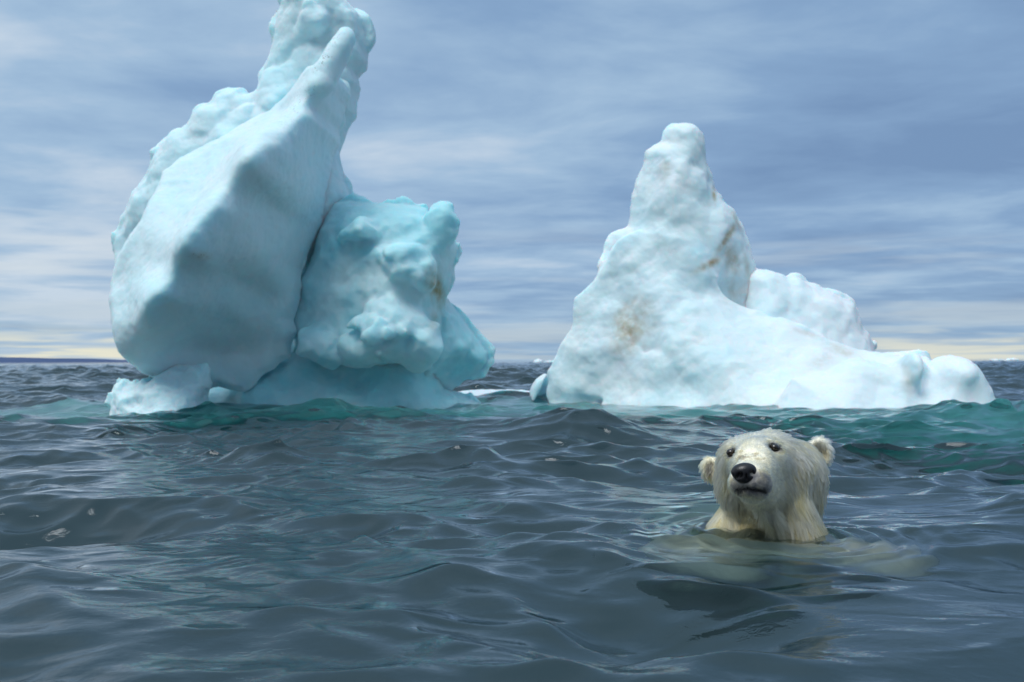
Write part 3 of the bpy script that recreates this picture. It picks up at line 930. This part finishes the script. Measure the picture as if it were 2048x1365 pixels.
    def colour(p, nn):
        s = (p - nose_c) @ ax
        nz = fbm(p * 22, 3, 0.6, 3)[:, None]
        cream = np.array((0.92, 0.84, 0.63)); yel = np.array((0.74, 0.58, 0.31)); pale = np.array((0.95, 0.90, 0.74))
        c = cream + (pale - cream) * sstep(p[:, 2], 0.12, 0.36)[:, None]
        c = c + (yel - c) * (np.clip(0.10 + 0.8 * nz, 0, 0.6) * (0.4 + 0.6 * sstep(s, 0.12, 0.32)[:, None]))
        c = c + (np.array((0.50, 0.40, 0.25)) - c) * (0.55 * sstep(p[:, 2], 0.09, 0.0) * sstep(p[:, 2], -0.06, -0.01))[:, None]
        c = c + (np.array((0.46, 0.44, 0.39)) - c) * (0.85 * sstep(p[:, 2], -0.02, -0.05))[:, None]      # greyer below the waterline, to tone down the submerged body
        grey = np.array((0.15, 0.15, 0.165))
        dl = np.sqrt((((p - lipc) / np.array((0.056, 0.07, 0.046))) ** 2).sum(1))
        dl2 = np.sqrt((((p - P(1482, 972, 3.08)) / np.array((0.036, 0.05, 0.036))) ** 2).sum(1))
        gm = np.maximum(sstep(dl, 1.25, 0.7), 0.8 * sstep(dl2, 1.25, 0.7)) * np.clip(0.85 + 0.5 * nz[:, 0], 0, 1)
        c = c + (grey - c) * gm[:, None]
        c = c + (pale * 0.85 - c) * (0.75 * sstep(np.linalg.norm(p - chin, axis=1), 0.034, 0.012))[:, None]
        br = P(1500, 917, 3.19); db = np.sqrt((((p - br) / np.array((0.055, 0.07, 0.030))) ** 2).sum(1))
        sn = fbm(p * np.array((35, 35, 90)), 3, 0.6, 19)
        c = c + (np.array((0.24, 0.165, 0.10)) - c) * (sstep(db, 1.3, 0.3) * sstep(sn, 0.12, 0.40) * 0.9)[:, None]
        for e, d in eyes:
            q_ = p - e; de = np.sqrt((q_[:, 0] * 0.85) ** 2 + (q_[:, 1] * .8) ** 2 + (q_[:, 2] * 1.15) ** 2)
            c = c + (np.array((0.20, 0.19, 0.18)) - c) * (0.75 * sstep(de, 0.038, 0.018))[:, None]
            c = c + (np.array((0.012, 0.010, 0.010)) - c) * sstep(de, 0.0205, 0.0165)[:, None]
        for e, k in ((el, -0.020), (er, -0.022)):
            q_ = (p - e - np.array((0.0, k, -0.003))) / np.array((0.028, 0.028, 0.034))
            c = c + (np.array((0.13, 0.125, 0.12)) - c) * (0.85 * sstep(np.sqrt((q_ ** 2).sum(1)), 1.1, 0.5))[:, None]
        dm = seg_d(p, mouth)
        c = c + (np.array((0.010, 0.009, 0.010)) - c) * sstep(dm, 0.0100, 0.0055)[:, None]
        return np.clip(c, 0, 1)

    m, t = new_mat("wet_fur_skin")
    at = t.node('ShaderNodeAttribute', attribute_name='tint')
    bs = t.node('ShaderNodeBsdfPrincipled'); t.l.new(at.outputs['Color'], bs.inputs['Base Color'])
    bs.inputs['Roughness'].default_value = 0.6; bs.inputs['Specular IOR Level'].default_value = 0.3
    o = t.node('ShaderNodeOutputMaterial'); t.l.new(bs.outputs[0], o.inputs[0])
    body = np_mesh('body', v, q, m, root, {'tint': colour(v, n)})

    # ---- fur: combed, wet, clumped strands
    rng = np.random.default_rng(5)
    tri = np.concatenate([q[:, [0, 1, 2]], q[:, [0, 2, 3]]])
    cz = v[tri].mean(1)
    keep = (cz[:, 2] > -0.014) & (cz[:, 1] < 3.75)
    tri = tri[keep]; cz = cz[keep]
    ar = 0.5 * np.linalg.norm(np.cross(v[tri[:, 1]] - v[tri[:, 0]], v[tri[:, 2]] - v[tri[:, 0]]), axis=1)
    s = (cz - nose_c) @ ax
    wgt = ar * (1 + 1.6 * sstep(s, 0.25, 0.05)) * (1 - 0.6 * sstep(cz[:, 1], 3.5, 3.62))
    NS = 150000
    pick = rng.choice(len(tri), NS, p=wgt / wgt.sum())
    b = rng.random((NS, 2)); fl = b.sum(1) > 1; b[fl] = 1 - b[fl]
    T = tri[pick]
    p0 = v[T[:, 0]] + b[:, :1] * (v[T[:, 1]] - v[T[:, 0]]) + b[:, 1:] * (v[T[:, 2]] - v[T[:, 0]])
    nn = n[T[:, 0]] + n[T[:, 1]] + n[T[:, 2]]; nn /= np.linalg.norm(nn, axis=1)[:, None]
    # bare places: eyes, mouth line, nose pad
    bare = np.zeros(NS, bool)
    for e, d in eyes: bare |= np.linalg.norm((p0 - e) * np.array((1, 0.9, 1.15)), axis=1) < 0.0195
    bare |= seg_d(p0, mouth) < 0.005
    bare |= np.sqrt((((p0 - nose_c) / np.array((0.041, 0.05, 0.034))) ** 2).sum(1)) < 1
    p0, nn = p0[~bare], nn[~bare]; NS = len(p0)
    s = (p0 - nose_c) @ ax
    grav = np.array((0, 0, -1.0))
    wg = sstep(s, 0.12, 0.34) * sstep(p0[:, 2], 0.40, 0.26)
    dirv = ax[None] * (1 - wg)[:, None] + grav[None] * (wg * 1.3)[:, None]
    dirv = dirv + 0.28 * np.stack([gnoise(p0 * 9, 60 + i) for i in range(3)], 1)
    dirv -= (dirv * nn).sum(1)[:, None] * nn
    dirv /= np.maximum(np.linalg.norm(dirv, axis=1), 1e-6)[:, None]
    isear = np.minimum(np.linalg.norm(p0 - el, axis=1) / 0.052, np.linalg.norm(p0 - er, axis=1) / 0.058) < 1
    L = 0.006 + 0.020 * sstep(s, 0.06, 0.30) + 0.014 * sstep(p0[:, 2], 0.22, 0.10)
    L = np.where(isear, 0.015, L * 1.12) * rng.uniform(0.65, 1.3, NS)
    for e, d in eyes: L *= 0.35 + 0.65 * sstep(np.linalg.norm(p0 - e, axis=1), 0.018, 0.045)
    lift = np.where(isear, 0.55, 0.33 + 0.16 * gnoise(p0 * 14, 91))
    oute = np.where(isear[:, None], 0.5 * (p0 - np.where((np.linalg.norm(p0 - el, axis=1) < np.linalg.norm(p0 - er, axis=1))[:, None], el, er)) / 0.045, 0)
    d0 = dirv + nn * lift[:, None] + oute
    d0 /= np.linalg.norm(d0, axis=1)[:, None]
    K = 5
    tt = np.linspace(0, 1, K)
    pts = p0[:, None] + (L[:, None] * tt[None])[..., None] * d0[:, None] + (grav * 0.22)[None, None] * (L[:, None] * tt[None] ** 2)[..., None]
    # clumps
    NG = NS // 22
    gi = rng.choice(NS, NG, replace=False)
    near = np.empty(NS, int)
    gp = p0[gi].astype(np.float32)
    for a in range(0, NS, 4000):
        blk = p0[a:a + 4000].astype(np.float32)
        d2 = (blk ** 2).sum(1)[:, None] - 2 * blk @ gp.T + (gp ** 2).sum(1)[None]
        near[a:a + 4000] = gi[np.argmin(d2, 1)]
    cl = (0.36 + 0.48 * sstep(s, 0.14, 0.30)) * np.where(isear, 0.7, 1.0)
    wcl = (tt[None] ** 1.1) * cl[:, None]
    pts = pts + wcl[..., None] * (pts[near] - pts)
    hc = bpy.data.hair_curves.new('fur')
    hc.add_curves([K] * NS)
    hc.points.foreach_set('position', (pts.reshape(-1, 3)).astype(np.float32).ravel())
    ra = hc.attributes.get('radius') or hc.attributes.new('radius', 'FLOAT', 'POINT')
    rad = (0.00058 * (1 - 0.75 * tt))[None] * np.ones((NS, 1))
    ra.data.foreach_set('value', rad.astype(np.float32).ravel())
    ca = hc.attributes.new('tint', 'FLOAT_COLOR', 'CURVE')
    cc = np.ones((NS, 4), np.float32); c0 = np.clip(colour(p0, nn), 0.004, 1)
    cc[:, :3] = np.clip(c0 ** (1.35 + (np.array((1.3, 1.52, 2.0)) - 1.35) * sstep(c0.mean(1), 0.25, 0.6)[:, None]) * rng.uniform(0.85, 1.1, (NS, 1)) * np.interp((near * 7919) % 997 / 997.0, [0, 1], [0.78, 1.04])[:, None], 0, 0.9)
    ca.data.foreach_set('color', cc.ravel())
    fm, t = new_mat("wet_fur")
    at = t.node('ShaderNodeAttribute', attribute_name='tint')
    bs = t.node('ShaderNodeBsdfHairPrincipled'); bs.parametrization = 'COLOR'; t.l.new(at.outputs['Color'], bs.inputs['Color'])
    bs.inputs['Roughness'].default_value = 0.34; bs.inputs['Radial Roughness'].default_value = 0.45
    o = t.node('ShaderNodeOutputMaterial'); t.l.new(bs.outputs[0], o.inputs[0])
    hc.materials.append(fm)
    fo = bpy.data.objects.new('fur', hc); COL.objects.link(fo); fo.parent = body
    fo.matrix_parent_inverse = Matrix.Identity(4)
    fo.matrix_basis = Matrix.Identity(4)

    # ---- eyes
    em, t = new_mat("eye_brown")
    bs = t.node('ShaderNodeBsdfPrincipled'); bs.inputs['Base Color'].default_value = (0.016, 0.009, 0.006, 1)
    bs.inputs['Roughness'].default_value = 0.12; bs.inputs['Coat Weight'].default_value = 0.6; bs.inputs['Coat Roughness'].default_value = 0.05
    o = t.node('ShaderNodeOutputMaterial'); t.l.new(bs.outputs[0], o.inputs[0])
    for e, d in eyes:
        gx = np.arange(-0.02, 0.0201, 0.0022)
        pp = np.stack(np.meshgrid(gx, gx, gx, indexing='ij'), -1)
        f = -sd_ell(pp, np.zeros(3), np.array((0.0150, 0.0145, 0.0125)))
        ev, eq = surface_nets(f, e - 0.02, 0.0022)
        np_mesh('eye', relax(ev, eq, 1), eq, em, root)
    # ---- nose pad
    nm, t = new_mat("nose_leather")
    geo = t.node('ShaderNodeNewGeometry')
    bs = t.node('ShaderNodeBsdfPrincipled'); bs.inputs['Base Color'].default_value = (0.010, 0.010, 0.012, 1)
    bs.inputs['Roughness'].default_value = 0.34
    bp = t.node('ShaderNodeBump'); bp.inputs['Strength'].default_value = 0.3; bp.inputs['Distance'].default_value = 0.002
    t.l.new(t.noise(geo.outputs['Position'], 260.0, 2), bp.inputs['Height']); t.l.new(bp.outputs[0], bs.inputs['Normal'])
    o = t.node('ShaderNodeOutputMaterial'); t.l.new(bs.outputs[0], o.inputs[0])
    hh = 0.0022
    gx = np.arange(-0.055, 0.0551, hh); pp = np.stack(np.meshgrid(gx, gx, gx, indexing='ij'), -1)
    f = sd_ell(pp, np.array((0, 0.004, 0.007)), np.array((0.0395, 0.028, 0.026)))
    f = smin(f, sd_ell(pp, np.array((0, 0.004, -0.010)), np.array((0.029, 0.022, 0.022))), 0.012)
    for sx in (-1, 1):
        f = smax(f, -sd_ell(pp, np.array((sx * 0.0185, -0.020, -0.006)), np.array((0.0095, 0.016, 0.0085))), 0.004)
        f = smax(f, -sd_ell(pp, np.array((sx * 0.031, -0.012, -0.012)), np.array((0.010, 0.012, 0.004))), 0.004)
    f = smax(f, -sd_ell(pp, np.array((0, -0.020, -0.020)), np.array((0.0025, 0.010, 0.016))), 0.004)
    f[0] = f[-1] = 1; f[:, 0] = f[:, -1] = 1; f[:, :, 0] = f[:, :, -1] = 1
    ev, eq = surface_nets(-f, (gx[0],) * 3, hh)
    ev = relax(ev, eq, 1)
    back = -(CAMPOS - nose_c) / np.linalg.norm(CAMPOS - nose_c)
    tilt = Matrix.Rotation(R(-8), 3, 'Y') @ Matrix.Rotation(R(-14), 3, 'X')
    ev = ev @ np.array(tilt).T + nose_c - back * 0.006
    np_mesh('nose', ev, eq, nm, root)
    return root


polar_bear()
